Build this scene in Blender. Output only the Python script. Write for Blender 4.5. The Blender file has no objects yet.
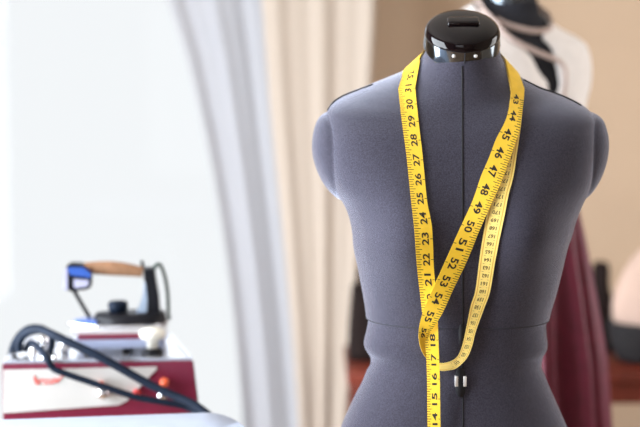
import bpy, bmesh, math, random
from mathutils import Vector, Matrix
from mathutils.bvhtree import BVHTree
random.seed(7)
PI = math.pi
SC = bpy.context.scene
COL = SC.collection

# ------------------------------------------------------------------ camera
FPX, H = 1234.0, 1.33
PITCH = math.atan(93.5 / FPX)
cam_d = bpy.data.cameras.new('camera')
cam_d.sensor_width = 36; cam_d.lens = FPX * 36 / 640
cam_d.dof.use_dof = True; cam_d.dof.focus_distance = 1.49; cam_d.dof.aperture_fstop = 2.6
cam_d.clip_start = .05
cam = bpy.data.objects.new('camera', cam_d); COL.objects.link(cam)
cam.location = (0, 0, H); cam.rotation_euler = (PI/2 - PITCH, 0, 0)
SC.camera = cam
CP, SP = math.cos(PITCH), math.sin(PITCH)

def ray(px, py):
    u = (px - 320) / FPX; v = (py - 213.5) / FPX
    return Vector((u, CP - v*SP, -SP - v*CP))
def P(px, py, Y):
    d = ray(px, py); return Vector((0, 0, H)) + d * (Y / d.y)
def pz(py, Y): return P(320, py, Y).z
def pxx(px, Y, py=213.5): return P(px, py, Y).x

def lerp_tab(tab, x):
    if x <= tab[0][0]: return list(tab[0][1:])
    for a, b in zip(tab, tab[1:]):
        if x <= b[0]:
            t = (x - a[0]) / (b[0] - a[0])
            return [p + (q - p)*t for p, q in zip(a[1:], b[1:])]
    return list(tab[-1][1:])
def smooth_tab(tab, x):          # Catmull-Rom (finite-difference Hermite)
    n = len(tab)
    if x <= tab[0][0]: return list(tab[0][1:])
    if x >= tab[-1][0]: return list(tab[-1][1:])
    for i in range(n-1):
        if x <= tab[i+1][0]: break
    a, b = tab[i], tab[i+1]; h = b[0]-a[0]; t = (x-a[0])/h
    out = []
    for k in range(1, len(a)):
        s = (b[k]-a[k])/h
        m0 = s if i == 0 else .5*(s + (a[k]-tab[i-1][k])/(a[0]-tab[i-1][0]))
        m1 = s if i == n-2 else .5*(s + (tab[i+2][k]-b[k])/(tab[i+2][0]-b[0]))
        t2, t3 = t*t, t*t*t
        out.append((2*t3-3*t2+1)*a[k] + (t3-2*t2+t)*h*m0 + (-2*t3+3*t2)*b[k] + (t3-t2)*h*m1)
    return out
def cat(pts, n):                 # Catmull-Rom through points, n samples per span
    out = []; L = len(pts)
    for i in range(L-1):
        p0, p1, p2, p3 = pts[max(i-1, 0)], pts[i], pts[i+1], pts[min(i+2, L-1)]
        for k in range(n):
            t = k/n
            out.append([.5*(2*b + (c-a)*t + (2*a-5*b+4*c-d)*t*t + (-a+3*b-3*c+d)*t**3)
                        for a, b, c, d in zip(p0, p1, p2, p3)])
    out.append(list(pts[-1])); return out

# ------------------------------------------------------------------ materials
def mat(name, col, rough=.6, metal=0., sheen=0., sheen_tint=None, sheen_rough=.4, spec=.5, coat=0.,
        noise=0., nscale=60., bump=0., bscale=400., emit=None, estr=0.):
    m = bpy.data.materials.new(name); m.use_nodes = True
    nt = m.node_tree; b = nt.nodes['Principled BSDF']
    b.inputs['Base Color'].default_value = (*col, 1)
    b.inputs['Roughness'].default_value = rough; b.inputs['Metallic'].default_value = metal
    b.inputs['Specular IOR Level'].default_value = spec
    b.inputs['Coat Weight'].default_value = coat
    if sheen:
        b.inputs['Sheen Weight'].default_value = sheen; b.inputs['Sheen Roughness'].default_value = sheen_rough
        b.inputs['Sheen Tint'].default_value = (*(sheen_tint or (1, 1, 1)), 1)
    if noise or bump:
        tc = nt.nodes.new('ShaderNodeTexCoord')
    if noise:
        n = nt.nodes.new('ShaderNodeTexNoise'); n.inputs['Scale'].default_value = nscale; n.inputs['Detail'].default_value = 4
        nt.links.new(tc.outputs['Object'], n.inputs['Vector'])
        r = nt.nodes.new('ShaderNodeValToRGB')
        r.color_ramp.elements[0].position = .3; r.color_ramp.elements[1].position = .7
        r.color_ramp.elements[0].color = (*[max(0, c*(1-noise)) for c in col], 1)
        r.color_ramp.elements[1].color = (*[min(1, c*(1+noise)) for c in col], 1)
        nt.links.new(n.outputs['Fac'], r.inputs['Fac']); nt.links.new(r.outputs['Color'], b.inputs['Base Color'])
    if bump:
        n2 = nt.nodes.new('ShaderNodeTexNoise'); n2.inputs['Scale'].default_value = bscale; n2.inputs['Detail'].default_value = 3
        nt.links.new(tc.outputs['Object'], n2.inputs['Vector'])
        bp = nt.nodes.new('ShaderNodeBump'); bp.inputs['Strength'].default_value = bump; bp.inputs['Distance'].default_value = .002
        nt.links.new(n2.outputs['Fac'], bp.inputs['Height']); nt.links.new(bp.outputs['Normal'], b.inputs['Normal'])
    if emit:
        b.inputs['Emission Color'].default_value = (*emit, 1); b.inputs['Emission Strength'].default_value = estr
    return m
def cloth_mat(name, col, trans=.35, noise=.05, nscale=40):
    m = bpy.data.materials.new(name); m.use_nodes = True; nt = m.node_tree
    for n in list(nt.nodes): nt.nodes.remove(n)
    o = nt.nodes.new('ShaderNodeOutputMaterial'); mx = nt.nodes.new('ShaderNodeMixShader')
    d = nt.nodes.new('ShaderNodeBsdfDiffuse'); t = nt.nodes.new('ShaderNodeBsdfTranslucent')
    tc = nt.nodes.new('ShaderNodeTexCoord'); n = nt.nodes.new('ShaderNodeTexNoise'); n.inputs['Scale'].default_value = nscale
    r = nt.nodes.new('ShaderNodeValToRGB')
    r.color_ramp.elements[0].color = (*[c*(1-noise) for c in col], 1); r.color_ramp.elements[1].color = (*col, 1)
    nt.links.new(tc.outputs['Object'], n.inputs['Vector']); nt.links.new(n.outputs['Fac'], r.inputs['Fac'])
    for s in (d, t): nt.links.new(r.outputs['Color'], s.inputs['Color'])
    mx.inputs[0].default_value = trans
    nt.links.new(d.outputs[0], mx.inputs[1]); nt.links.new(t.outputs[0], mx.inputs[2]); nt.links.new(mx.outputs[0], o.inputs[0])
    return m
def glass_mat(name):
    m = bpy.data.materials.new(name); m.use_nodes = True; nt = m.node_tree
    for n in list(nt.nodes): nt.nodes.remove(n)
    o = nt.nodes.new('ShaderNodeOutputMaterial'); mx = nt.nodes.new('ShaderNodeMixShader')
    t = nt.nodes.new('ShaderNodeBsdfTransparent'); g = nt.nodes.new('ShaderNodeBsdfGlossy')
    t.inputs[0].default_value = (.99, .995, .995, 1); g.inputs['Roughness'].default_value = .02
    mx.inputs[0].default_value = .006
    nt.links.new(t.outputs[0], mx.inputs[1]); nt.links.new(g.outputs[0], mx.inputs[2]); nt.links.new(mx.outputs[0], o.inputs[0])
    return m

M = {}
M['felt'] = mat('grey_felt', (.050, .047, .066), .95, sheen=1.0, sheen_tint=(.80, .83, 1.0), sheen_rough=.40, spec=.1,
                noise=.32, nscale=620, bump=.35, bscale=900)
M['felt_dark'] = mat('charcoal_jersey', (.022, .022, .027), .9, sheen=.1, spec=.1, noise=.2, nscale=300)
M['seam'] = mat('dark_seam', (.008, .008, .012), .8)
M['seam_soft'] = mat('seam_thread', (.035, .035, .045), .9)
M['black_gloss'] = mat('black_gloss_plastic', (.004, .002, .0028), .06, spec=.3)
M['band'] = mat('smoked_chrome', (.13, .15, .17), .10, metal=1.)
M['rivet'] = mat('pale_rivet', (.85, .85, .85), .25, metal=.3)
M['tape'] = mat('yellow_vinyl', (.95, .61, .04), .42, spec=.5, noise=.05, nscale=90)
M['tape_back'] = mat('yellow_vinyl_reverse', (.92, .70, .20), .42, spec=.5, noise=.06, nscale=90)
M['tape_line'] = mat('ochre_border', (.70, .40, .05), .5)
M['ink'] = mat('black_ink', (.018, .013, .01), .6)
M['ink_soft'] = mat('printed_ink', (.10, .06, .015), .6)
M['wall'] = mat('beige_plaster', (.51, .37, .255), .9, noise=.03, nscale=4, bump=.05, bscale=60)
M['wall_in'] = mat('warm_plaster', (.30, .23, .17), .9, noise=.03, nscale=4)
M['ceiling'] = mat('ceiling_white', (.55, .51, .46), .9, noise=.02, nscale=4)
M['floor'] = mat('brown_floorboards', (.20, .12, .07), .45, noise=.25, nscale=9)
M['white_paint'] = mat('white_paint', (.80, .80, .79), .5, noise=.02, nscale=20)
M['glass'] = glass_mat('window_glass')
M['curtain'] = cloth_mat('white_curtain_cloth', (.53, .53, .555), .28)
M['drape'] = cloth_mat('cream_curtain_cloth', (.53, .445, .37), .12)
M['board'] = mat('white_board_cover', (.43, .48, .59), .9, noise=.03, nscale=25, bump=.25, bscale=40)
M['burg'] = mat('burgundy_enamel', (.19, .013, .042), .3, coat=.3, noise=.08, nscale=20)
M['cream'] = mat('cream_enamel', (.62, .61, .585), .35, noise=.02, nscale=20)
M['steel'] = mat('brushed_steel', (.72, .73, .77), .25, metal=.85, noise=.05, nscale=40)
M['chrome'] = mat('chrome', (.9, .9, .92), .1, metal=1.)
M['red'] = mat('red_plastic', (.62, .03, .03), .3)
M['orange'] = mat('orange_red_plastic', (.85, .14, .05), .3)
M['logo'] = mat('red_print', (.80, .12, .10), .5)
M['hose'] = mat('dark_blue_rubber', (.008, .014, .028), .6, spec=.12, noise=.15, nscale=60)
M['cable'] = mat('dark_green_rubber', (.012, .05, .035), .45)
M['black'] = mat('black_plastic', (.006, .006, .009), .5, spec=.2)
M['blue'] = mat('blue_plastic', (.03, .10, .42), .35)
M['lilac'] = mat('pale_lilac_plate', (.46, .46, .62), .4)
M['smoke'] = mat('grey_blue_plastic', (.36, .44, .56), .3)
M['cork'] = mat('cork', (.32, .165, .085), .8, noise=.2, nscale=120)
M['plate'] = mat('off_white_plate', (.60, .59, .60), .5, noise=.03, nscale=30)
M['knob'] = mat('cream_plastic', (.83, .80, .70), .4)
M['rest'] = mat('pale_blue_metal', (.38, .43, .60), .35, metal=.3)
M['wood'] = mat('mahogany', (.13, .022, .011), .5, spec=.3, noise=.35, nscale=14)
M['vest'] = mat('white_linen', (.80, .76, .74), .9, sheen=.2, noise=.04, nscale=50)
M['ribbon'] = mat('dusty_pink_ribbon', (.47, .36, .32), .7, noise=.1, nscale=40)
M['skirt'] = mat('burgundy_cloth', (.13, .008, .028), .5, sheen=.1, sheen_tint=(1, .55, .75), noise=.15, nscale=50)
M['skirt_band'] = mat('crimson_cloth', (.36, .015, .045), .75, noise=.1, nscale=50)
M['dark_bag'] = mat('dark_brown_leather', (.014, .008, .007), .7, spec=.1, noise=.2, nscale=30)
M['bundle'] = mat('pale_pink_cloth', (.58, .41, .33), .9, noise=.06, nscale=18)
M['basin'] = mat('dark_grey_wicker', (.028, .026, .027), .8, spec=.1, noise=.3, nscale=90)

# ------------------------------------------------------------------ object helpers
def link(name, me, parent=None, loc=None):
    o = bpy.data.objects.new(name, me); COL.objects.link(o)
    if parent is not None: o.parent = parent
    if loc is not None: o.location = loc
    return o
def obj(name, bm, m, parent=None, smooth=True, loc=None, angle=None, recalc=True):
    if recalc: bmesh.ops.recalc_face_normals(bm, faces=bm.faces)
    me = bpy.data.meshes.new(name); bm.to_mesh(me); bm.free()
    for mm in (m if isinstance(m, (list, tuple)) else [m]): me.materials.append(mm)
    for p in me.polygons: p.use_smooth = smooth
    if angle is not None: me.set_sharp_from_angle(angle=math.radians(angle))
    return link(name, me, parent, loc)
def tag(o, label, cat, group=None, kind=None):
    o['label'] = label; o['category'] = cat
    if group: o['group'] = group
    if kind: o['kind'] = kind
    return o
def empty(name, loc, rz=0):
    o = bpy.data.objects.new(name, None); COL.objects.link(o); o.location = loc; o.rotation_euler = (0, 0, rz)
    o.empty_display_size = .1; return o
def struct(o): o['kind'] = 'structure'; return o

def a_box(bm, x0, x1, y0, y1, z0, z1, bev=0, seg=2, mtx=None):
    r = bmesh.ops.create_cube(bm, size=1)['verts']
    for v in r: v.co = Vector(((x0+x1)/2 + v.co.x*(x1-x0), (y0+y1)/2 + v.co.y*(y1-y0), (z0+z1)/2 + v.co.z*(z1-z0)))
    if bev:
        es = list({e for v in r for e in v.link_edges})
        rr = bmesh.ops.bevel(bm, geom=es, offset=bev, segments=seg, affect='EDGES', profile=.6)
        r = list({v for f in rr['faces'] for v in f.verts} | {v for v in r if v.is_valid})
    if mtx is not None:
        for v in r: v.co = mtx @ v.co
    return r
def box_bm(*a, **k):
    bm = bmesh.new(); a_box(bm, *a, **k); return bm
def a_loft(bm, rings, cap0=True, cap1=True, closed=True):
    vs = [[bm.verts.new(p) for p in r] for r in rings]; n = len(rings[0])
    for i in range(len(vs)-1):
        for j in range(n if closed else n-1):
            k = (j+1) % n
            bm.faces.new((vs[i][j], vs[i][k], vs[i+1][k], vs[i+1][j]))
    if cap0: bm.faces.new(vs[0][::-1])
    if cap1: bm.faces.new(vs[-1])
    return vs
def a_lathe(bm, prof, n=32, mtx=None, sx=1, sy=1):
    rings = []
    for r, z in prof:
        ring = [Vector((sx*r*math.cos(2*PI*k/n), sy*r*math.sin(2*PI*k/n), z)) for k in range(n)]
        if mtx is not None: ring = [mtx @ p for p in ring]
        rings.append(ring)
    a_loft(bm, rings)
def a_tube(bm, pts, rad, n=10, spn=8):
    P_ = [Vector(p) for p in cat([list(p) for p in pts], spn)] if spn > 1 else [Vector(p) for p in pts]
    rads = rad if callable(rad) else (lambda t: rad)
    up = Vector((0, 0, 1)); rings = []; prev = None
    for i, p in enumerate(P_):
        t = (P_[min(i+1, len(P_)-1)] - P_[max(i-1, 0)]).normalized()
        if prev is None:
            a = t.cross(up)
            if a.length < .05: a = t.cross(Vector((1, 0, 0)))
        else: a = prev - t*prev.dot(t)
        a.normalize(); prev = a; b = t.cross(a)
        r = rads(i/(len(P_)-1))
        rings.append([p + (a*math.cos(2*PI*k/n) + b*math.sin(2*PI*k/n))*r for k in range(n)])
    a_loft(bm, rings)
def tube_bm(*a, **k):
    bm = bmesh.new(); a_tube(bm, *a, **k); return bm
def prism_bm(poly, y0, y1, bev=0):                       # poly of (x, z)
    bm = bmesh.new()
    a_loft(bm, [[Vector((x, y0, z)) for x, z in poly], [Vector((x, y1, z)) for x, z in poly]])
    if bev: bmesh.ops.bevel(bm, geom=list(bm.edges), offset=bev, segments=2, affect='EDGES')
    return bm
def sph_bm(c, rx, ry, rz, n=20, bm=None):
    bm = bm or bmesh.new()
    r = bmesh.ops.create_uvsphere(bm, u_segments=n, v_segments=n//2+2, radius=1)['verts']
    for v in r: v.co = Vector((c[0]+v.co.x*rx, c[1]+v.co.y*ry, c[2]+v.co.z*rz))
    return bm

# ------------------------------------------------------------------ the room
YB, XL, XR, YR, ZC = 3.6, -1.75, 2.1, -1.7, 2.65
wl, wr = pxx(-60, YB), pxx(262, YB)                     # window in the back wall
WB, WT = .12, 2.3
bm = bmesh.new()
a_box(bm, XL-.12, wl, YB, YB+.14, 0, ZC); a_box(bm, wr, XR+.12, YB, YB+.14, 0, ZC)
a_box(bm, wl, wr, YB, YB+.14, 0, WB); a_box(bm, wl, wr, YB, YB+.14, WT, ZC)
struct(obj('wall_back', bm, M['wall'], smooth=False))
struct(obj('floor', box_bm(XL-.12, XR+.12, YR-.12, YB+.14, -.1, 0), M['floor'], smooth=False))
struct(obj('ceiling', box_bm(XL-.12, XR+.12, YR-.12, YB+.14, ZC, ZC+.1), M['ceiling'], smooth=False))
# left wall with a window, rear wall with a window, right wall with a window
LW = (.3, 2.2, .3, 2.2)                              # y0 y1 z0 z1
bm = bmesh.new()
a_box(bm, XL-.12, XL, YR-.12, LW[0], 0, ZC); a_box(bm, XL-.12, XL, LW[1], YB, 0, ZC)
a_box(bm, XL-.12, XL, LW[0], LW[1], 0, LW[2]); a_box(bm, XL-.12, XL, LW[0], LW[1], LW[3], ZC)
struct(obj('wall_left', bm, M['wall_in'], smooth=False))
RW = (1.6, 2.6, .8, 2.2)
bm = bmesh.new()
a_box(bm, XR, XR+.12, YR-.12, RW[0], 0, ZC); a_box(bm, XR, XR+.12, RW[1], YB, 0, ZC)
a_box(bm, XR, XR+.12, RW[0], RW[1], 0, RW[2]); a_box(bm, XR, XR+.12, RW[0], RW[1], RW[3], ZC)
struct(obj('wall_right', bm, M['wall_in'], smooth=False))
BW = (-1.3, .1, .9, 2.2)                                 # x0 x1 z0 z1
bm = bmesh.new()
a_box(bm, XL, BW[0], YR-.12, YR, 0, ZC); a_box(bm, BW[1], XR, YR-.12, YR, 0, ZC)
a_box(bm, BW[0], BW[1], YR-.12, YR, 0, BW[2]); a_box(bm, BW[0], BW[1], YR-.12, YR, BW[3], ZC)
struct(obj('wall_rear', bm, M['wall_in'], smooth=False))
def window(n, plane, a0, a1, z0, z1, c, mullion=True):
    e = struct(empty('window_%d' % n, (0, 0, 0)))
    t = .045; bm = bmesh.new()
    def bar(p0, p1, q0, q1, d=.03):
        if plane == 'x': a_box(bm, c-d, c+d, p0, p1, q0, q1, bev=.004)
        else: a_box(bm, p0, p1, c-d, c+d, q0, q1, bev=.004)
    bar(a0, a0+t, z0, z1); bar(a1-t, a1, z0, z1); bar(a0, a1, z0, z0+t); bar(a0, a1, z1-t, z1)
    if mullion: bar((a0+a1)/2-.02, (a0+a1)/2+.02, z0, z1, .025)
    obj('window_frame', bm, M['white_paint'], e, smooth=False)
    bm = bmesh.new()
    if plane == 'x': a_box(bm, c-.003, c+.003, a0+.02, a1-.02, z0+.02, z1-.02)
    else: a_box(bm, a0+.02, a1-.02, c-.003, c+.003, z0+.02, z1-.02)
    obj('window_pane', bm, M['glass'], e, smooth=False)
window(1, 'y', wl, wr, WB, WT, YB+.08, mullion=False)
window(2, 'x', LW[0], LW[1], LW[2], LW[3], XL-.07)
window(3, 'y', BW[0], BW[1], BW[2], BW[3], YR-.07)
window(4, 'x', RW[0], RW[1], RW[2], RW[3], XR+.07)
bm = bmesh.new(); a_box(bm, wr+.02, XR, YB-.018, YB, 0, .1, bev=.004)
struct(obj('baseboard_back', bm, M['white_paint'], smooth=False))

# ------------------------------------------------------------------ daylight
W = bpy.data.worlds.new('daylight'); SC.world = W; W.use_nodes = True
nt = W.node_tree; bg = nt.nodes['Background']
tc = nt.nodes.new('ShaderNodeTexCoord'); sx = nt.nodes.new('ShaderNodeSeparateXYZ'); rp = nt.nodes.new('ShaderNodeValToRGB')
nt.links.new(tc.outputs['Generated'], sx.inputs[0]); nt.links.new(sx.outputs['Z'], rp.inputs['Fac'])
rp.color_ramp.elements[0].position = 0.; rp.color_ramp.elements[0].color = (.93, .95, .97, 1)
rp.color_ramp.elements[1].position = .5; rp.color_ramp.elements[1].color = (4.2, 4.5, 5.0, 1)
e_ = rp.color_ramp.elements.new(.10); e_.color = (.93, .95, .97, 1)
nt.links.new(rp.outputs['Color'], bg.inputs['Color']); bg.inputs['Strength'].default_value = 1.0
def area(name, loc, rot, sx_, sy_, power, col, portal=False, spread=PI):
    l = bpy.data.lights.new(name, 'AREA'); l.shape = 'RECTANGLE'; l.size = sx_; l.size_y = sy_
    l.energy = power; l.color = col; l.spread = spread
    if portal: l.cycles.is_portal = True
    o = bpy.data.objects.new(name, l); COL.objects.link(o); o.location = loc; o.rotation_euler = rot
    return o
area('portal_back', ((wl+wr)/2, YB+.15, (WB+WT)/2), (-PI/2, 0, 0), wr-wl, WT-WB, 1, (1, 1, 1), portal=True)
area('daylight_left', (XL-.02, (LW[0]+LW[1])/2, (LW[2]+LW[3])/2), (0, -PI/2, 0), LW[3]-LW[2]-.1, LW[1]-LW[0]-.1, 190, (.86, .93, 1.0))
area('daylight_rear', ((BW[0]+BW[1])/2, YR-.02, (BW[2]+BW[3])/2), (PI/2, 0, 0), BW[1]-BW[0]-.1, BW[3]-BW[2]-.1, 6, (.95, .97, 1.0))
area('daylight_right', (XR+.02, (RW[0]+RW[1])/2, (RW[2]+RW[3])/2), (0, PI/2, 0), RW[3]-RW[2]-.1, RW[1]-RW[0]-.1, 19, (1.0, .96, .92))

# ------------------------------------------------------------------ dress form body
Y0 = 1.6; XF = pxx(458, Y0); MM = .001
PROF = [  # py, left px, right px
 (40,427,496),(50,425,498),(58,423,500),(64,419,503),(70,413,508),(76,404,515),(82,391,523),(88,373,535),(94,355,550),
 (100,338,568),(106,329.5,581),(114,326.5,590),(130,326,592),(160,327,591),(190,335,585),(205,344,579),(218,349,574),(233,352,570),
 (246,353,566),(270,358,561),(296,363,555),(309,365.2,551.3),(315,366,550),(317,366.3,549.5),(319.5,367.8,547.2),(330,366.8,546.8),
 (344,364,548.2),(349,365.5,547),(354,369,544),(359,371,542.8),(366,370.3,543),(372,367,545.5),(385,361.5,551),(398,354.5,557),
 (412,348,563.5),(427,341.5,570),(460,333,579),(500,326,587),(560,323,590),(600,325,588),(640,334,578)]
DEP = [   # py, front, back, exponent
 (40,.048,.050,2.0),(58,.050,.052,2.0),(70,.055,.058,2.0),(82,.060,.066,2.0),(94,.066,.074,2.1),(110,.074,.085,2.6),(135,.086,.093,3.1),
 (180,.102,.098,3.0),(200,.106,.096,2.6),(225,.108,.094,2.45),(270,.100,.088,2.35),(322,.089,.080,2.25),(358,.085,.080,2.2),(400,.094,.098,2.2),
 (460,.108,.118,2.2),(560,.115,.120,2.2),(640,.108,.112,2.2)]
TILT = math.radians(27)
def plate(x, y, z):                # padded oval plate closing each armhole
    sg = -1 if x < 0 else 1
    zc = pz(156.5, Y0); a, b = .0570, .056
    dz = (z-zc)/a; dy = (y-.004)/b
    q = dz*dz + dy*dy
    if q >= 1 or abs(x) < .10: return False, 0.
    return True, sg*(.0185 if sg < 0 else .0180)*(1-q)**.55*(1+.22*dz)
def form_pt(py, th, off=0., bust=True, plates=False):
    L, R = smooth_tab(PROF, py); df, db, n = smooth_tab(DEP, py)
    s = .001 * 1.6/FPX*1000
    hw = (R-L)/2*s; cx = ((L+R)/2 - 458)*s
    c, sn = math.cos(th), math.sin(th)
    d = df if sn < 0 else db
    x = cx + (hw+off)*math.copysign(abs(c)**(2/n), c); y = (d+off)*math.copysign(abs(sn)**(2/n), sn)
    z = pz(py, Y0)
    if bust and sn < 0:
        zb = pz(228, Y0)
        for sgn in (-1, 1):
            y -= .024*math.exp(-((x-cx-sgn*.078)/.052)**2 - ((z-zb)/.06)**2)*min(1, -sn*2)
    w = max(0., min(1., (150-py)/95)); w = w*w*(3-2*w)
    z += w*math.tan(TILT)*y
    if plates:
        x += plate(x, y, z)[1]
    return Vector((x, y, z))
def form_levels():
    py = 40.; out = []
    while py < 640: out.append(py); py += 1.5 if (60 < py < 212 or 305 < py < 380) else 3.5
    return out + [640.]
ROTF = math.radians(-1.5)
def make_torso(N=288):
    lv = form_levels()
    ths = []
    for j in range(N):                                    # denser towards the two sides
        t = 2*PI*j/N; ths.append(t - .36*math.sin(2*t))
    grid = [[form_pt(py, th, plates=True) for th in ths] for py in lv]
    base = [[form_pt(py, th) for th in ths] for py in lv]
    out = [bmesh.new() for _ in range(3)]; maps = [{}, {}, {}]
    def vert(k, i, j):
        if (i, j) not in maps[k]: maps[k][(i, j)] = out[k].verts.new(grid[i][j])
        return maps[k][(i, j)]
    for i in range(len(lv)-1):
        for j in range(N):
            q = ((i, j), (i, (j+1) % N), (i+1, (j+1) % N), (i+1, j))
            on = all(plate(*base[a][b])[0] for a, b in q)
            k = 0 if not on else (1 if base[i][j].x < 0 else 2)
            out[k].faces.new([vert(k, a, b) for a, b in q])
    for i in (0, len(lv)-1): out[0].faces.new([vert(0, i, j) for j in range(N)])
    return out
form = tag(empty('dress_form', (XF, Y0, 0), ROTF),
           'large grey felt tailor\'s dress form in front with glossy black neck cap', 'dress form')
torso_bm, plate_a, plate_b = make_torso()
torso = obj('torso', torso_bm, M['felt'], form)
FM = Matrix.Translation((XF, Y0, 0)) @ Matrix.Rotation(ROTF, 4, 'Z')
# world-space surface for laying the tape on
bmq = bmesh.new(); bmq.from_mesh(torso.data); bmq.transform(FM); BVH = BVHTree.FromBMesh(bmq); bmq.free()
FI = FM.inverted()
def surf_y(px, py):
    d = ray(px, py).normalized()
    h = BVH.ray_cast(Vector((0, 0, H)), d)
    return h[0].y if h[0] is not None else None
def surf_local(px, py, off=0.):
    y = surf_y(px, py); return FI @ P(px, py, y-off)

# padded oval arm plates
for b_ in (plate_a, plate_b):
    obj('arm_plate', b_, M['felt'], form)
# centre front seam, waist seam, shoulder gaps
def strip_on_form(pts, w, off, thick=.0008):
    """thin strip following the form surface: pts = pixel track"""
    bm = bmesh.new(); rings = []
    for px, py in pts:
        a = surf_local(px-w/2, py, off); b = surf_local(px+w/2, py, off)
        inn = Vector((0, .004, 0))
        rings.append([a, b, b+inn, a+inn])
    a_loft(bm, rings); return bm
o = obj('centre_seam', strip_on_form([(462.3 + .002*(y-62), y) for y in range(66, 440, 4)], 1.7, .0006), M['seam'], form)
o['label'] = 'dark vertical seam down the front'
ring = [form_pt(317.5, 2*PI*j/96, .0002) for j in range(97)]
o = obj('waist_seam', tube_bm(ring, .0007, n=6, spn=1), M['seam_soft'], form)
for px in ((323, 328, 334, 342, 350, 358, 366, 373), (524, 532, 540, 550, 560, 568, 575, 581)):
    pts = []
    for q in px:
        # ridge of the shoulder: highest surface point at this column, a little to the front
        yy = 60
        while surf_y(q, yy) is None and yy < 112: yy += .5
        if yy >= 112: continue
        d = surf_y(q, yy+1.2)
        if d: pts.append(FI @ P(q, yy+1.2, d-.0004))
    if len(pts) > 2:
        o = obj('shoulder_gap', tube_bm(pts, .0016, n=8), M['seam'], form); o['label'] = 'black gap along the shoulder line'
# adjuster openings in the centre seam
def slot_bm(px, y0, y1, w):
    c0 = surf_local(px, y0, 0); c1 = surf_local(px, y1, 0); bm = bmesh.new(); c = (c0+c1)/2
    hh = (c0-c1).length/2
    poly = [(w*math.copysign(abs(math.cos(t))**.7, math.cos(t)), hh*math.sin(t)) for t in [2*PI*k/24 for k in range(24)]]
    ax = (c0-c1).normalized()
    rings = [[c + Vector((x, d, 0)) + ax*z for x, z in poly] for d in (-.0034, .006)]
    a_loft(bm, rings); return bm
obj('adjuster_slot', slot_bm(461.5, 324, 346, .0038), M['seam'], form)
sl = obj('adjuster_slot', slot_bm(460.3, 367.5, 396.5, .0068), M['seam'], form)
for q in (456.4, 464.8):
    c = surf_local(q, 381, .003); bm = bmesh.new()
    a_box(bm, c.x-.0020, c.x+.0020, c.y-.0035, c.y+.004, c.z-.0065, c.z+.0065, bev=.0006)
    pg = obj('adjuster_peg', bm, M['rivet'], sl)

# neck band and cap
NC = FI @ P(461.5, 45.5, Y0-.002)
TM = Matrix.Translation(NC) @ Matrix.Rotation(TILT+math.radians(4), 4, 'X')
AX, AY = .0478, .0505
bm = bmesh.new(); rings = []
for k, (f, z) in enumerate([(1.03, -.011), (1.035, -.009), (1.0, .0165), (.97, .0165)]):
    rings.append([TM @ Vector((AX*f*math.cos(2*PI*j/64), AY*f*math.sin(2*PI*j/64), z + (.012*math.cos(2*PI*j/64)**2 if z < 0 else 0))) for j in range(64)])
a_loft(bm, rings)
nb = obj('neck_band', bm, M['band'], form, angle=40); nb['label'] = 'smoked shiny band under the black cap'
bm = bmesh.new(); rings = []
pr = [(.985, .0155), (1.01, .0165), (1.01, .0185)]
for k in range(1, 13):
    t = k/12*PI/2; pr.append((max(.002, math.cos(t)**.62)*1.0, 0.0185 + .0175*math.sin(t)**.95))
for f, z in pr: rings.append([TM @ Vector((AX*f*math.cos(2*PI*j/64), AY*f*math.sin(2*PI*j/64), z)) for j in range(64)])
a_loft(bm, rings)
cap = obj('neck_cap', bm, M['black_gloss'], form); cap['label'] = 'glossy black domed plastic cap'
bm = bmesh.new(); a_box(bm, -.0205, .0205, -.014, .004, 0.030, .0400, bev=.004, seg=3, mtx=TM)
obj('cap_grip', bm, M['black_gloss'], cap)
for sx_ in (-.0135, .0135):
    bm = bmesh.new(); yy = -AY*1.02*math.sqrt(1-(sx_/AX)**2)
    sph_bm((sx_, yy, .0110), .0024, .0016, .0024, bm=bm)
    for v in bm.verts: v.co = TM @ v.co
    obj('rivet', bm, M['rivet'], nb)
bm = bmesh.new(); a_box(bm, -.0007, .0007, -AY*1.045, -AY*.98, -.0095, .016, mtx=TM); obj('band_joint', bm, M['seam'], nb)
# stand under the form
obj('stand_pole', tube_bm([(0, 0, .04), (0, 0, .72)], .014, n=16, spn=2), M['black'], form)
for k in range(4):
    a = PI/4 + k*PI/2
    obj('stand_leg', tube_bm([(0, 0, .12), (.12*math.cos(a), .12*math.sin(a), .08), (.26*math.cos(a), .26*math.sin(a), .012)], .011), M['black'], form)

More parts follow.
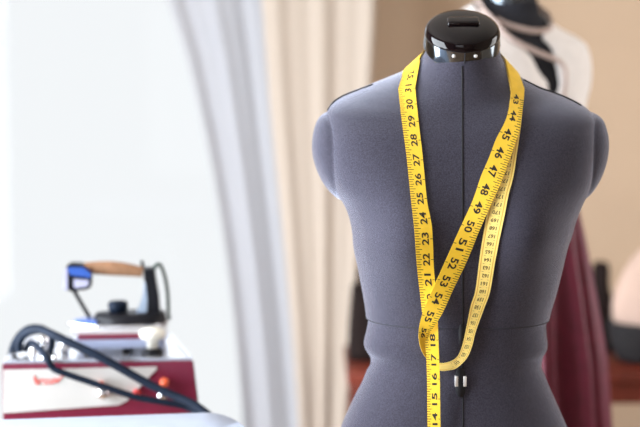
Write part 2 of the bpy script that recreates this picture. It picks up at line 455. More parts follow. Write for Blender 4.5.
# ------------------------------------------------------------------ the measuring tape
# controls: [Ax, Ay, offA, Bx, By, offB]   A = plain edge (t=0), B = edge with the graduations (t=1)
strand1 = [  # going up: A is the right edge, B the left edge
 (442.5,520,.006,431,520,.006),(441.5,470,.010,429,470,.010),(440.4,424,.014,427.5,424,.013),(439.8,379,.020,427,379,.019),(438.6,345,.021,425.4,345,.020),
 (436.8,297,.013,420.4,297,.012),(434,270,.007,417.2,270,.007),(432,228,.0030,414.2,228,.003),(427,200,.0022,411,200,.0022),(422.8,157,.002,406.6,157,.002),
 (419.6,130,.002,403,130,.002),(417,106,.002,400,106,.002),(415,88,.0022,398.4,88,.0022)]
neck = []
strand2 = [  # going down: A is the left edge, B the right edge
 (511.6,88,.004,524.5,89,.004),(510.3,100,.005,523.4,103,.005),(507.2,115,.006,521.3,118,.006),(503.4,120+5,.006,519.5,131,.006),(496,139,.006,514.5,146,.006),
 (489,157.5,.006,508,164,.006),(481,176,.006,501,183,.006),(472.8,200,.006,491,205,.006),(460,228,.006,478.5,233,.006),(447.5,256,.008,467,261,.008),
 (435,284,.015,453.5,289,.013),(426.5,303,.022,445,308,.020),(421.4,317,.027,438,321,.025),(418.8,331,.028,430,333,.022),(419.8,345,.025,427.3,347,.013),
 (425,356.5,.014,428.5,357.5,.008),(433,361.8,.008,434,365.5,.008),(440,363,.006,440,370.6,.010),(446,362.6,.006,449,370.3,.010),(452,360.6,.006,457,367.8,.010),
 (458,355.5,.006,467,358,.009),(462.6,344,.006,472.3,345.5,.008),(466,329,.005,476,331,.007),(470.6,306,.004,484.3,308,.005),(475.2,291,.003,490,292,.004),
 (479.3,260,.0022,495.2,262,.003),(482.7,237,.002,499.6,239,.002),(487,213.5,.002,504.6,215.5,.002),(491.6,192,.002,508.8,194,.002),(497,175,.002,513.3,177,.002),
 (502,150,.002,517.2,152,.002),(506,128,.002,520.4,130,.002),(509,108,.002,522.6,110,.002),(510.8,92,.002,524,94,.002)]
def gauss(a, k):
    n = len(a); w = [math.exp(-(j/k)**2*2) for j in range(-k, k+1)]; out = []
    for i in range(n):
        s = 0; q = 0
        for j in range(-k, k+1):
            m = min(n-1, max(0, i+j)); s += a[m]*w[j+k]; q += w[j+k]
        out.append(s/q)
    return out
def lay(ctrl, n=8):
    d = cat([list(c) for c in ctrl], n)
    A, B = [], []
    for k, dst in ((0, A), (3, B)):
        ys = [surf_y(r[k], r[k+1]) for r in d]
        last = next(y for y in ys if y is not None); f = []
        for y in ys:
            if y is not None: last = y
            f.append(last)
        g = gauss(f, 5); dd = gauss([r[k+2] for r in d], 2)
        for r, y, y0, o_ in zip(d, g, f, dd):
            dst.append(P(r[k], r[k+1], min(y, y0) - o_))
    return A, B
A1, B1 = lay(strand1); A2, B2 = lay(strand2)
# free end of strand 1 hangs straight down below the frame
ex = [(A1[0] + Vector((.0, 0, -.05*k)), B1[0] + Vector((.0, 0, -.05*k))) for k in (6, 5, 4, 3, 2, 1)]
A1 = [e[0] for e in ex] + A1; B1 = [e[1] for e in ex] + B1
NEX = 6
# round the back of the neck, from the wearer's right side to the left side
def neckpt(py, th, off): return FM @ form_pt(py, th, off, bust=False)
nA, nB = [], []
for k in range(0, 13):
    th = PI*1.03 - (PI*1.06)*k/12
    lift = math.sin(max(0, min(PI, th)))
    nA.append(neckpt(62 - 3*lift, th, .0035)); nB.append(neckpt(76 - 3*lift, th, .0045))
A3 = [list(p) for p in [A1[-1]] + nA + [A2[0]]]; B3 = [list(p) for p in [B1[-1]] + nB + [B2[0]]]
A3 = [Vector(p) for p in cat(A3, 5)][1:-1]; B3 = [Vector(p) for p in cat(B3, 5)][1:-1]
i_s1 = (0, len(A1)-1); i_s2 = len(A1)+len(A3)
TA = A1 + A3 + A2; TB = B1 + B3 + B2
# the far end goes on over the shoulder and ends beside the neck, under the upper strand
for k in range(0, 5):
    th = -.10 + .12*k
    TA.append(neckpt(63, th, .0016)); TB.append(neckpt(77, th, .0024))
NT = len(TA)
TC = [(a+b)/2 for a, b in zip(TA, TB)]
TL = [0.]
for a_, b_ in zip(TC, TC[1:]): TL.append(TL[-1] + (b_-a_).length)
import bisect
def frame(i):
    i0, i1 = max(0, i-1), min(NT-1, i+1)
    ds = (TC[i1]-TC[i0]).normalized(); w = (TB[i]-TA[i]); n = ds.cross(w)
    if n.length < 1e-6: n = Vector((0, -1, 0))
    return n.normalized()
TN = [frame(i) for i in range(NT)]
def tape_pt(s, t, off):
    i = max(0, min(NT-2, bisect.bisect_right(TL, s)-1)); f = (s-TL[i])/max(1e-9, TL[i+1]-TL[i])
    a = TA[i].lerp(TA[i+1], f); b = TB[i].lerp(TB[i+1], f); n = TN[i].lerp(TN[i+1], f).normalized()
    return a.lerp(b, t) + n*off
TH = .00025
bm = bmesh.new()
TDIV = [0, .10, .16, .24, .76, .84, .90, 1]
front = [[bm.verts.new(tape_pt(TL[i], t, TH)) for t in TDIV] for i in range(NT)]
back = [[bm.verts.new(tape_pt(TL[i], t, -TH)) for t in TDIV] for i in range(NT)]
nd = len(TDIV)
for i in range(NT-1):
    for j in range(nd-1):
        f = bm.faces.new((front[i][j], front[i+1][j], front[i+1][j+1], front[i][j+1])); f.material_index = 2 if False else 0
        f = bm.faces.new((back[i][j], back[i][j+1], back[i+1][j+1], back[i+1][j])); f.material_index = 2 if j in (1, 5) else 1
    for j in (0, nd-1):
        bm.faces.new((front[i][j], back[i][j], back[i+1][j], front[i+1][j]))
for i in (0, NT-1): bm.faces.new(front[i] + back[i][::-1])
# image-height to ribbon position for the printed graduations
def proj_y(p):
    d = p - Vector((0, 0, H)); fwd = d.y*CP - d.z*SP; upv = d.y*SP + d.z*CP
    return 213.5 - FPX*upv/fwd
def find(i0, i1, y):
    for i in range(i0, i1):
        a, b = proj_y(TC[i]), proj_y(TC[i+1])
        if (a-y)*(b-y) <= 0 and a != b: return TL[i] + (y-a)/(b-a)*(TL[i+1]-TL[i])
    return None
def quad(s0, s1, t0, t1, off, mi, sub=1):
    for k in range(sub):
        u0 = t0+(t1-t0)*k/sub; u1 = t0+(t1-t0)*(k+1)/sub
        vs = [bm.verts.new(tape_pt(s, t, off)) for s, t in ((s0, u0), (s1, u0), (s1, u1), (s0, u1))]
        f = bm.faces.new(vs if off > 0 else vs[::-1]); f.material_index = mi
_glyph = {}
def glyph(txt):
    if txt in _glyph: return _glyph[txt]
    cu = bpy.data.curves.new('numeral', 'FONT'); cu.body = txt; cu.size = 1.0; cu.align_x = 'CENTER'; cu.align_y = 'CENTER'
    cu.offset = .022; cu.resolution_u = 3; cu.fill_mode = 'FRONT'
    o = bpy.data.objects.new('numeral', cu); COL.objects.link(o)
    bpy.context.view_layer.update()
    me = bpy.data.meshes.new_from_object(o.evaluated_get(bpy.context.evaluated_depsgraph_get()))
    vs = [v.co.copy() for v in me.vertices]; fs = [list(p.vertices) for p in me.polygons]
    bpy.data.objects.remove(o); bpy.data.curves.remove(cu); bpy.data.meshes.remove(me)
    if vs:
        xm = (min(v.x for v in vs)+max(v.x for v in vs))/2; ym = (min(v.y for v in vs)+max(v.y for v in vs))/2
        hh = max(v.y for v in vs)-min(v.y for v in vs); ww = max(v.x for v in vs)-min(v.x for v in vs)
        vs = [((v.x-xm), (v.y-ym)/hh) for v in vs]
    _glyph[txt] = (vs, fs, hh, ww); return _glyph[txt]
def put_text(txt, s, tc_, th_, per, length, off, mi, mode):
    """mode 'inch': reads along +s, glyph top towards t=1; 'cm': upside down across the width"""
    vs, fs, hh, ww = glyph(txt)
    k = length/ww if mode == 'inch' else None
    nv = []
    for x, y in vs:
        if mode == 'inch': q = (s + x*k*per, tc_ + y*th_)
        else: q = (s - y*length*per, tc_ - x/ww*th_)
        nv.append(bm.verts.new(tape_pt(q[0], q[1], off)))
    for f in fs:
        try:
            ff = bm.faces.new([nv[i] for i in (f if off > 0 else f[::-1])]); ff.material_index = mi
        except ValueError: pass
INK = TH + .00018
def inches(pos):
    """pos: {number: ribbon position}"""
    ks = sorted(pos)
    for n in ks:
        s = pos[n]; nb_ = pos.get(n+1, None); pv = pos.get(n-1, None)
        per = (nb_-s) if nb_ is not None else (s-pv)
        put_text(str(n), s, .42, .40, per, .62, INK, 3, 'inch')
        for k in range(8):
            q = s + per*k/8; wd = per*.016
            if k == 0: quad(q-wd, q+wd, 0, .14, INK, 3); quad(q-wd, q+wd, .68, 1, INK, 3)
            else: quad(q-wd, q+wd, 1-(.36 if k == 4 else .29 if k % 2 == 0 else .22), 1, INK, 3)
s1y = {13:439,14:419,15:399,16:379,17:359.5,18:340,19:320,20:300,21:279.7,22:259.4,23:238.8,24:218.2,25:198.6,26:179.6,27:160,28:140.2,29:121.5,30:104.2,31:88.6}
pos = {n: find(0, i_s1[1], y) for n, y in s1y.items()}; pos = {n: s for n, s in pos.items() if s is not None}
if 31 in pos: pos[32] = pos[31] + .0254
for k in range(9, 13):                                   # lower end below the frame
    pass
inches(pos)
s2y = {43:99.5,44:116,45:135,46:153.5,47:171.5,48:190,49:208,50:227,51:245,52:264,53:281.5,54:299,55:317,56:333}
m2 = i_s2 + 15*8
pos = {n: find(i_s2, m2, y) for n, y in s2y.items()}; pos = {n: s for n, s in pos.items() if s is not None}
inches(pos)
s3a = i_s2 + 18*8
for n in range(150, 184):
    y = 252 - (n-165)*7.9
    s = find(s3a, NT-6, y)
    if s is None: continue
    s2_ = find(s3a, NT-6, y-7.9); per = (s2_-s) if s2_ else .01
    put_text(str(n), s, .5, .42, per, .48, -INK, 4, 'cm')
    quad(s-per*.5-.0002, s-per*.5+.0002, .24, .36, -INK, 4); quad(s-per*.5-.0002, s-per*.5+.0002, .66, .76, -INK, 4)
tape = obj('measuring_tape', bm, [M['tape'], M['tape_back'], M['tape_line'], M['ink'], M['ink_soft']], recalc=False, smooth=False)
tag(tape, 'yellow measuring tape with black numbers hung round the grey dress form\'s neck', 'measuring tape')

# ------------------------------------------------------------------ curtains
def curtain(name, edges, Y, depth, m, label, hem=None):
    """edges: (py, left px, right px); depth(u, v) fold offset"""
    bm = bmesh.new(); rows = []
    NU, NV = 140, 60
    ys = [edges[0][0] + (edges[-1][0]-edges[0][0])*k/NV for k in range(NV+1)]
    for py in ys:
        l, r = smooth_tab(edges, py); z = pz(py, Y); z = max(.02, z)
        a, b = P(l, py, Y).x, P(r, py, Y).x
        rows.append([Vector((a+(b-a)*j/NU, Y+depth(j/NU, py), z)) for j in range(NU+1)])
    vs = [[bm.verts.new(p) for p in r] for r in rows]
    for i in range(NV):
        for j in range(NU): bm.faces.new((vs[i][j], vs[i+1][j], vs[i+1][j+1], vs[i][j+1]))
    o = obj(name, bm, m)
    md = o.modifiers.new('thickness', 'SOLIDIFY'); md.thickness = .003
    return tag(o, label, 'curtain')
def fold(u, py):
    u2 = u + .02*math.sin(py/160)
    return (-.007*math.cos(2*PI*u2*2.0 + .5) + .002*math.cos(2*PI*u2*5.3+1.0))
curtain('white_curtain',
        [(-330,100,240),(-150,138,254),(0,169,270),(50,185,274),(115,201,279),(190,216,286),(270,228,294),(340,236,301),(427,243,307),(520,247,305),(620,246,303),(700,244,304)],
        3.34, fold, M['curtain'], 'long white curtain gathered aside at the bright window')
def fold2(u, py):
    return .006*math.cos(2*PI*u*2.6+.8) + .003*math.cos(2*PI*u*4.7) - .012*math.exp(-((u-.97)/.06)**2)
curtain('cream_curtain',
        [(-330,236,379),(0,262,375),(115,271,369),(213,281,362),(340,293,352),(427,299,346),(640,303,344)],
        3.27, fold2, M['drape'], 'cream curtain hanging between the white curtain and the dress form')

# ------------------------------------------------------------------ ironing board with white cover
zB = pz(412, 1.70)
c1, c0 = P(205, 412, 1.70), P(0, 419, 1.70); 
yl = (H - zB)/((H - pz(419, 1.70))/1.70)                 # depth where this plane shows at py 419
fr = Vector((c1.x, 1.70)); fl = Vector((pxx(0, yl, 419), yl)); dr = (fl-fr).normalized()
nrm = Vector((-dr.y, dr.x)); nrm = nrm if nrm.y < 0 else -nrm
out_pts = []
Lb = 1.0
tip = fr - dr*.085                                       # right end beyond the flat edge, rounded
wB = .34
for k in range(25):                                      # rounded right end from far edge to near edge
    a = PI*k/24
    ca, sa = math.cos(a), math.sin(a)
    out_pts.append(fr - dr*(.056*sa) + nrm*(wB/2 - wB/2*ca))
out_pts += [fr + nrm*wB + dr*Lb, fr + dr*Lb]
board = tag(empty('ironing_board', (fr.x-.3, fr.y-.2, 0)), 'white cloth covered ironing board at the lower left in front of the steam station', 'ironing board')
bm = bmesh.new(); off = Vector((fr.x-.3, fr.y-.2, 0))
cen = sum(out_pts, Vector((0, 0)))/len(out_pts)
rings = []
for sc_, z in ((.97, zB-.035), (1.0, zB-.026), (1.0, zB-.008), (.995, zB-.003), (.98, zB), (.6, zB+.0005), (.1, zB+.0005)):
    rings.append([Vector((cen.x+(p.x-cen.x)*sc_, cen.y+(p.y-cen.y)*(sc_ if sc_ < .9 else 1-(1-sc_)*1.0), z)) - off for p in out_pts])
a_loft(bm, rings); obj('board_cover', bm, M['board'], board, angle=60)
for sx_ in (-1, 1):
    for sy in (-.1, .1):
        obj('leg', tube_bm([(-.15+sx_*.22, sy, .012), (-.15-sx_*.2, sy*.6, zB-.035)], .011, spn=2), M['steel'], board)

# ------------------------------------------------------------------ steam station on a small white stand
YS = 1.86
zb, zt = pz(421, YS), pz(362, YS)
xl, xr0, xr1 = pxx(2.5, YS, 390), pxx(193, YS, 362), pxx(200.5, YS, 415)
DS = .215
stand = tag(empty('side_stand', ((xl+xr0)/2-.012, YS+DS/2, 0), math.radians(5.6)), 'small white stand under the burgundy steam station, behind the ironing board', 'stand')
sxh = (xr0-xl)/2
obj('stand_top', box_bm(-sxh+.012, sxh-.012, -DS/2+.01, DS/2, zb-.026, zb-.004, bev=.003), M['white_paint'], stand, smooth=False)
for a in (-1, 1):
    for b in (-1, 1):
        x, y = a*(sxh-.04), b*(DS/2-.035)
        obj('leg', box_bm(x-.015, x+.015, y-.015, y+.015, 0, zb-.026, bev=.002), M['white_paint'], stand, smooth=False)
RS = math.radians(5.6)
st = tag(empty('steam_station', ((xl+xr0)/2, YS, zb-.004), RS), 'burgundy and cream steam generator box with knobs under the steam iron', 'steam station')
SO = Vector(((xl+xr0)/2, YS, zb-.004))
RSM = Matrix.Rotation(RS, 3, 'Z')
def on_plane(px, py, ly, O=SO):                          # where the view ray meets the plane local y = ly
    d = ray(px, py); nn = RSM @ Vector((0, 1, 0)); c = O + nn*ly; o_ = Vector((0, 0, H))
    return RSM.inverted() @ (o_ + d*((c-o_).dot(nn)/d.dot(nn)) - O)
def SP_(px, py, Y=YS): return on_plane(px, py, Y-YS)
hz = zt - zb
x0, x1t, x1b = SP_(2.5, 390).x, SP_(193.5, 362).x, SP_(200.5, 412).x
TP = .034
bm = bmesh.new()
a_loft(bm, [[Vector((x0, 0, .004)), Vector((x1b, 0, .004)), Vector((x1b-TP, DS, .004)), Vector((x0, DS, .004))],
            [Vector((x0, 0, hz+.004)), Vector((x1t, 0, hz+.004)), Vector((x1t-TP, DS, hz+.004)), Vector((x0, DS, hz+.004))]])
bmesh.ops.bevel(bm, geom=list(bm.edges), offset=.002, segments=2, affect='EDGES')
obj('casing', bm, M['burg'], st, angle=40)
zc = lambda py: SP_(90, py).z
xc = lambda px, py: SP_(px, py).x
poly = [(xc(3.6, 411), zc(411.0)), (xc(119, 404), zc(405.2)), (xc(126, 400), zc(402)), (xc(133, 396), zc(396)), (xc(147, 380), zc(380)), (xc(156, 371), zc(371)), (xc(157, 368), zc(368)), (xc(3.6, 368), zc(368))]
o = obj('front_panel', prism_bm(poly, -.0025, .003), M['cream'], st, smooth=False); o['label'] = 'cream front panel'
for px, py in ((45, 0), (75, 0), (110, 0), (185, 0), (12, 0)):
    pass
for a in (x0+.02, x1b-.055):
    for y in (.03, DS-.03):
        bm = bmesh.new(); a_lathe(bm, [(.008, 0), (.009, .002), (.009, .006)], n=16, mtx=Matrix.Translation((a, y, 0))); obj('foot', bm, M['black'], st)
# top tray with raised rim
bm = bmesh.new(); T = hz+.004
def slab(pts, z0, z1): a_loft(bm, [[Vector((x, y, z)) for x, y in pts] for z in (z0, z1)])
slab([(x0+.004, .004), (x1t-.004, .004), (x1t-.004-TP, DS-.004), (x0+.004, DS-.004)], T-.001, T+.002)
slab([(x0+.002, .002), (x1t-.002, .002), (x1t-.003, .007), (x0+.002, .007)], T-.001, T+.004)
slab([(x0+.002, DS-.008), (x1t-.002-TP, DS-.008), (x1t-.003-TP, DS-.003), (x0+.002, DS-.003)], T-.001, T+.004)
slab([(x0+.002, .0072), (x0+.007, .0072), (x0+.007, DS-.0082), (x0+.002, DS-.0082)], T-.001, T+.004)
slab([(x1t-.008, .0072), (x1t-.003, .0072), (x1t-.003-TP, DS-.0082), (x1t-.008-TP, DS-.0082)], T-.001, T+.004)
obj('top_tray', bm, M['steel'], st, angle=40)
# logo strokes in red script
def logo():
    bm = bmesh.new()
    wv = []
    for k in range(30):
        t = k/29; wv.append((xc(35, 378)+ (xc(61, 378)-xc(35, 378))*t, -.0034, zc(379) + .0028*math.sin(t*27)*(.6+.4*math.cos(t*7))))
    a_tube(bm, wv, .0011, n=6, spn=2)
    a_tube(bm, [(xc(34, 376), -.0034, zc(374)), (xc(36, 378), -.0034, zc(382)), (xc(40, 381), -.0034, zc(381.5))], .0012, n=6, spn=4)
    a_tube(bm, [(xc(44, 376), -.0034, zc(382)), (xc(54, 378), -.0034, zc(381.5)), (xc(63, 376), -.0034, zc(375))], .0011, n=6, spn=4)
    return bm
o = obj('printed_mark', logo(), M['logo'], st); o['label'] = 'red script mark on the cream panel'
def knob(px, py, r, m, nm, lab, base=True):
    c = SP_(px, py); bm = bmesh.new()
    MT = Matrix.Translation((c.x, 0, c.z)) @ Matrix.Rotation(PI/2, 4, 'X')
    a_lathe(bm, [(r*.7, -.002), (r*.7, .004), (r, .006), (r, .013), (r*.85, .017), (r*.4, .019), (.0005, .0195)], n=24, mtx=MT)
    o = obj(nm, bm, m, st); o['label'] = lab; return o
knob(103.5, 391.5, .0095, M['chrome'], 'control_knob', 'chrome knob on the cream panel')
knob(163, 393.5, .0085, M['chrome'], 'control_knob', 'chrome knob on the burgundy end')
knob(137, 391.5, .006, M['red'], 'indicator_light', 'red light')
knob(164.5, 381, .0068, M['orange'], 'indicator_light', 'orange-red light')
knob(102, 382.5, .004, M['orange'], 'indicator_light', 'small orange light')
# iron rest: plate on dark feet with a burgundy mat
YI = YS + .115
zrest = SP_(117, 325, YI).z
rx0, rx1 = SP_(78, 330, YI).x, SP_(166, 330, YI).x
o = obj('iron_rest', box_bm(rx0, rx1, .045, .180, zrest-.026, zrest-.012, bev=.004), M['rest'], st, angle=40); o['label'] = 'pale blue metal iron rest'
bm = bmesh.new(); a_box(bm, rx0+.006, rx1-.002, .05, .175, zrest-.012, zrest-.004, bev=.002); o = obj('rest_mat', bm, M['burg'], st, angle=40)
o['label'] = 'burgundy heat mat'
bm = bmesh.new(); a_box(bm, rx0-.006, rx1+.002, .055, .170, zrest-.004, zrest+.001, bev=.001); o = obj('rest_plate', bm, M['plate'], st, angle=40)
for a in (rx0+.02, (rx0+rx1)/2+.01, rx1-.015):
    for y in (.06, .165):
        bm = bmesh.new(); a_lathe(bm, [(.007, T+.002), (.006, zrest-.025)], n=14, mtx=Matrix.Translation((a, y, 0))); obj('rest_foot', bm, M['black'], st)
# filler cap
c = SP_(152.5, 348, YS+.045)
bm = bmesh.new(); MT = Matrix.Translation((c.x, .045, T+.003)) @ Matrix.Diagonal((1, 1, 1.12, 1))
a_lathe(bm, [(.0165, 0), (.0165, .004), (.013, .006), (.0085, .008)], n=24, mtx=MT); fb = obj('filler_collar', bm, M['black'], st)
bm = bmesh.new()
a_lathe(bm, [(.0085, .006), (.009, .018), (.014, .020), (.0195, .0235), (.0205, .028), (.018, .033), (.010, .0365), (.0005, .037)], n=28, mtx=MT)
o = obj('filler_cap', bm, M['knob'], st); o['label'] = 'cream mushroom filler cap'
# chrome fittings on the left of the tray
for px, py, rx, rz_, nm in ((44, 341.5, .0075, .0115, 'valve'), (33.5, 352.5, .006, .010, 'valve'), (44, 358, .006, .006, 'valve'), (55, 357.5, .005, .006, 'valve'), (65, 345, .011, .008, 'valve')):
    Yv = YS + (.05 if py < 350 else .02)
    c = SP_(px, py, Yv); bm = bmesh.new(); 
    a_lathe(bm, [(rx*.5, T+.002), (rx*.55, c.z-rz_*.8), (rx, c.z-rz_*.6), (rx*1.05, c.z), (rx*.9, c.z+rz_*.7), (rx*.4, c.z+rz_)], n=18, mtx=Matrix.Translation((c.x, Yv-YS, 0)))
    obj(nm, bm, M['chrome'], st)

# steam hose and mains lead
def path(pts): return [tuple(P(*p)) for p in pts]
hz_pts = path([(20,352,1.90),(19,345,1.90),(23,336,1.895),(32,331,1.885),(42,330,1.87),(55,335.5,1.85),(75,345,1.838),(98,356,1.83),(122,369,1.826),(148,383.5,1.822),(172,395,1.815),(190,402.5,1.805),(203,411,1.795),(212,420,1.785),(220,440,1.775),(224,490,1.77),(222,560,1.77)])
tag(obj('steam_hose', tube_bm(hz_pts, .0064), M['hose']), 'thick dark blue hose slanting across the front of the steam station, uppermost of two', 'hose')
cd = path([(25,350,1.915),(30,343,1.905),(38,347,1.868),(46,357,1.832),(53,368,1.830),(68,374.5,1.83),(90,382,1.83),(112,389.5,1.83),(138,397.5,1.832),(165,402.5,1.834),(186,407,1.836),(198,415,1.83),(203,432,1.82),(205,480,1.815),(203,560,1.815)])
tag(obj('power_cord', tube_bm(cd, .0052), M['hose']), 'thinner dark cord sagging across the cream panel of the steam station', 'cord')
lp = path([(11,357,1.93),(14,345,1.93),(20,335,1.93),(28,329,1.925),(38,328,1.92),(46,331,1.92),(52,340,1.925),(50,352,1.93)])
tag(obj('spare_hose', tube_bm(lp, .006), M['hose']), 'dark hose loop arching at the left end of the station\'s steel top', 'hose')

# ------------------------------------------------------------------ the iron
IO = SO + RSM @ SP_(117, 325, YI); IO.z = zrest+.002+SO.z
iron = tag(empty('steam_iron', IO, RS), 'black and blue steam iron with a cork handle resting on the station', 'iron')
def IP(px, py, dy=0):
    p = on_plane(px, py, 0, IO); return Vector((p.x, dy, p.z))
bm = bmesh.new()      # sole: tip on the left
def sole_outline(sc_, z):
    r = []
    xa, xb = IP(67, 322).x, IP(165, 322).x
    for k in range(40):
        a = 2*PI*k/40; ca, sa = math.cos(a), math.sin(a)
        x = (xa+xb)/2 + (xb-xa)/2*math.copysign(abs(ca)**.8, ca)*sc_
        wv = .046*(1 if x > 0 else math.sqrt(max(.02, 1-(x/xa)**2*.98)))
        r.append(Vector((x, wv*sc_*math.copysign(abs(sa)**.9, sa), z)))
    return r
a_loft(bm, [sole_outline(.98, .0), sole_outline(1.0, .001), sole_outline(1.0, .0035), sole_outline(.985, .0045)])
o = obj('soleplate', bm, M['steel'], iron, angle=50)
bm = bmesh.new()
def body_outline(x0_, x1_, w, z):
    return [Vector(((x0_+x1_)/2 + (x1_-x0_)/2*math.copysign(abs(math.cos(a))**.6, math.cos(a)),
                    w*(.55+.45*min(1, ((math.cos(a)+1)*1.2)))*math.copysign(abs(math.sin(a))**.8, math.sin(a)), z)) for a in [2*PI*k/36 for k in range(36)]]
z1 = IP(100, 312).z
a_loft(bm, [body_outline(IP(89, 0).x, IP(164, 0).x, .040, .004), body_outline(IP(89, 0).x, IP(163, 0).x, .039, z1*.6), body_outline(IP(92, 0).x, IP(162, 0).x, .034, z1*.95), body_outline(IP(96, 0).x, IP(160, 0).x, .026, z1)])
obj('body', bm, M['black'], iron, angle=60)
bm = bmesh.new(); c = IP(118, 306)
a_lathe(bm, [(.014, z1-.002), (.0145, z1+.004), (.016, z1+.006), (.016, c.z+.005), (.013, c.z+.008), (.001, c.z+.0085)], n=24, mtx=Matrix.Translation((c.x, 0, 0)))
obj('thermostat_dial', bm, M['hose'], iron)
# cork handle
a, b = IP(84, 268), IP(143, 272)
def hr(t): return .0085 + .003*math.sin(PI*min(1, t*1.05))
hp = [(a.x + (b.x-a.x)*t, 0, a.z + (b.z-a.z)*t + .0025*math.sin(PI*t)) for t in (0, .2, .4, .6, .8, 1)]
o = obj('handle', tube_bm(hp, hr, n=18), M['cork'], iron); o['label'] = 'cork handle'
# front head block
def ipoly(pts): return [(IP(*p).x, IP(*p).z) for p in pts]
hd = obj('front_block', prism_bm(ipoly([(66,289),(65,276),(67.5,264),(72,262.5),(83,263),(85,266),(92,273),(91.5,286),(90,288),(74,290),(73,289)]), -.0175, .0175, bev=.002), M['black'], iron, angle=40)
hd['label'] = 'black plastic block at the front of the handle'
o = obj('block_stripe', prism_bm(ipoly([(68.5,266),(85,266),(92.5,272.5),(92,276.5),(71,273.5)]), -.0195, .0195, bev=.001), M['blue'], hd, angle=40); o['label'] = 'bright blue stripe'
obj('trigger_plate', prism_bm(ipoly([(74,277),(90.5,278),(89.5,285.5),(75,287)]), -.019, .019, bev=.0015), M['lilac'], hd, angle=40)
obj('block_nose', prism_bm(ipoly([(65,288.5),(64.5,277),(66.5,267),(69,267),(69.5,288.5)]), -.0185, .0185, bev=.001), M['lilac'], hd, angle=40)
obj('front_strut', tube_bm([IP(72, 287), IP(80, 301), IP(90, 318)], .0034, n=10), M['black'], iron)
bm = bmesh.new(); a_loft(bm, [[Vector((IP(x, 0).x, y, z)) for x, y in ((70, 0), (76, -.016), (93, -.028), (93, .028), (76, .016))] for z in (.0045, .0085)])
o = obj('tip_shoe', bm, M['blue'], iron, smooth=False); o['label'] = 'blue shoe over the iron\'s tip'
# rear column
o = obj('rear_column', prism_bm(ipoly([(144,267.5),(154.5,267.5),(156,279),(159,296),(160.5,315),(147,315),(149,298),(147.5,284),(144,279)]), -.017, .017, bev=.002), M['black'], iron, angle=40)
o = obj('column_web', prism_bm(ipoly([(144.5,280),(148,284),(149.5,298),(147,314),(135,314),(141,303),(143.5,292)]), -.012, .012, bev=.001), M['smoke'], iron, angle=40)
o['label'] = 'grey-blue web in front of the rear column'
obj('hook', tube_bm([IP(143.5, 269), IP(142.5, 264), IP(141.5, 260.5)], .0026, n=8), M['black'], iron)
cb = [IP(153, 270, .004), IP(157, 265, .006), IP(161, 267, .010), IP(165, 279, .014), IP(167.5, 296, .018), IP(168, 314, .022), IP(168.5, 319, .026), IP(169, 322, .028)]
obj('cable', tube_bm(cb, .0030), M['cable'], iron)

# ------------------------------------------------------------------ second dress form, with vest, ribbon and skirt
Y2 = 2.36; X2 = pxx(508, Y2); DZ = .144; R2 = math.radians(27)
f2 = tag(empty('dress_form', (X2, Y2, 0), R2), 'blurred charcoal dress form behind, dressed in a white vest and burgundy skirt', 'dress form')
S2 = Vector((0, 0, DZ))
def form2_pt(py, th, off=0.):
    p = form_pt(py, th, off); k = 1 - .12*max(0, min(1, (py-66)/30)); p.x *= k; p.y *= .5+.5*k
    return p + S2
bm = bmesh.new(); N2 = 72
lv = [40+4*k for k in range(86)]
a_loft(bm, [[form2_pt(py, 2*PI*j/N2) for j in range(N2)] for py in lv]); obj('torso', bm, M['felt_dark'], f2)
c2 = Vector((0, 0, pz(46, Y0)+DZ)); T2 = Matrix.Translation(c2) @ Matrix.Rotation(TILT, 4, 'X')
bm = bmesh.new(); a_lathe(bm, [(1.02, -.012), (1.03, -.010), (1.0, .010)], n=48, sx=AX, sy=AY, mtx=T2); obj('neck_band', bm, M['band'], f2)
bm = bmesh.new(); a_lathe(bm, [(1.0, .010), (1.0, .014), (.93, .025), (.75, .034), (.45, .039), (.01, .040)], n=48, sx=AX, sy=AY, mtx=T2); obj('neck_cap', bm, M['black_gloss'], f2)
obj('stand_pole', tube_bm([(0, 0, .04), (0, 0, 1.0)], .014, n=16, spn=2), M['black'], f2)
for k in range(4):
    a = PI/4 + k*PI/2
    obj('stand_leg', tube_bm([(0, 0, .12), (.12*math.cos(a), .12*math.sin(a), .08), (.22*math.cos(a), .22*math.sin(a), .012)], .011), M['black'], f2)
# vest: a shell over the torso, its two front edges leaving a V
def vest_bm():
    bm = bmesh.new(); NV = 100; rows = []
    for k in range(84):
        py = 74 + 3.6*k
        hl, hr_ = lerp_tab([(74,80,70),(84,39,25),(98,17,11),(113,7.6,7),(142,2,5),(179,-.5,6),(230,-1,3),(330,-1,1.5)], py)
        a0 = math.radians(-90+hr_); a1 = math.radians(270-hl)   # the two front edges
        row = []
        for j in range(NV+1):
            p = form2_pt(py, a0+(a1-a0)*j/NV, .007)
            row.append(p)
        rows.append(row)
    a_loft(bm, rows, cap0=False, cap1=False, closed=False); return bm
v = obj('white_vest', vest_bm(), M['vest'], loc=(X2, Y2, 0)); v.rotation_euler = (0, 0, R2)
md = v.modifiers.new('thickness', 'SOLIDIFY'); md.thickness = .003; md.offset = 0
tag(v, 'white sleeveless vest with open front on the blurred dress form behind', 'vest')
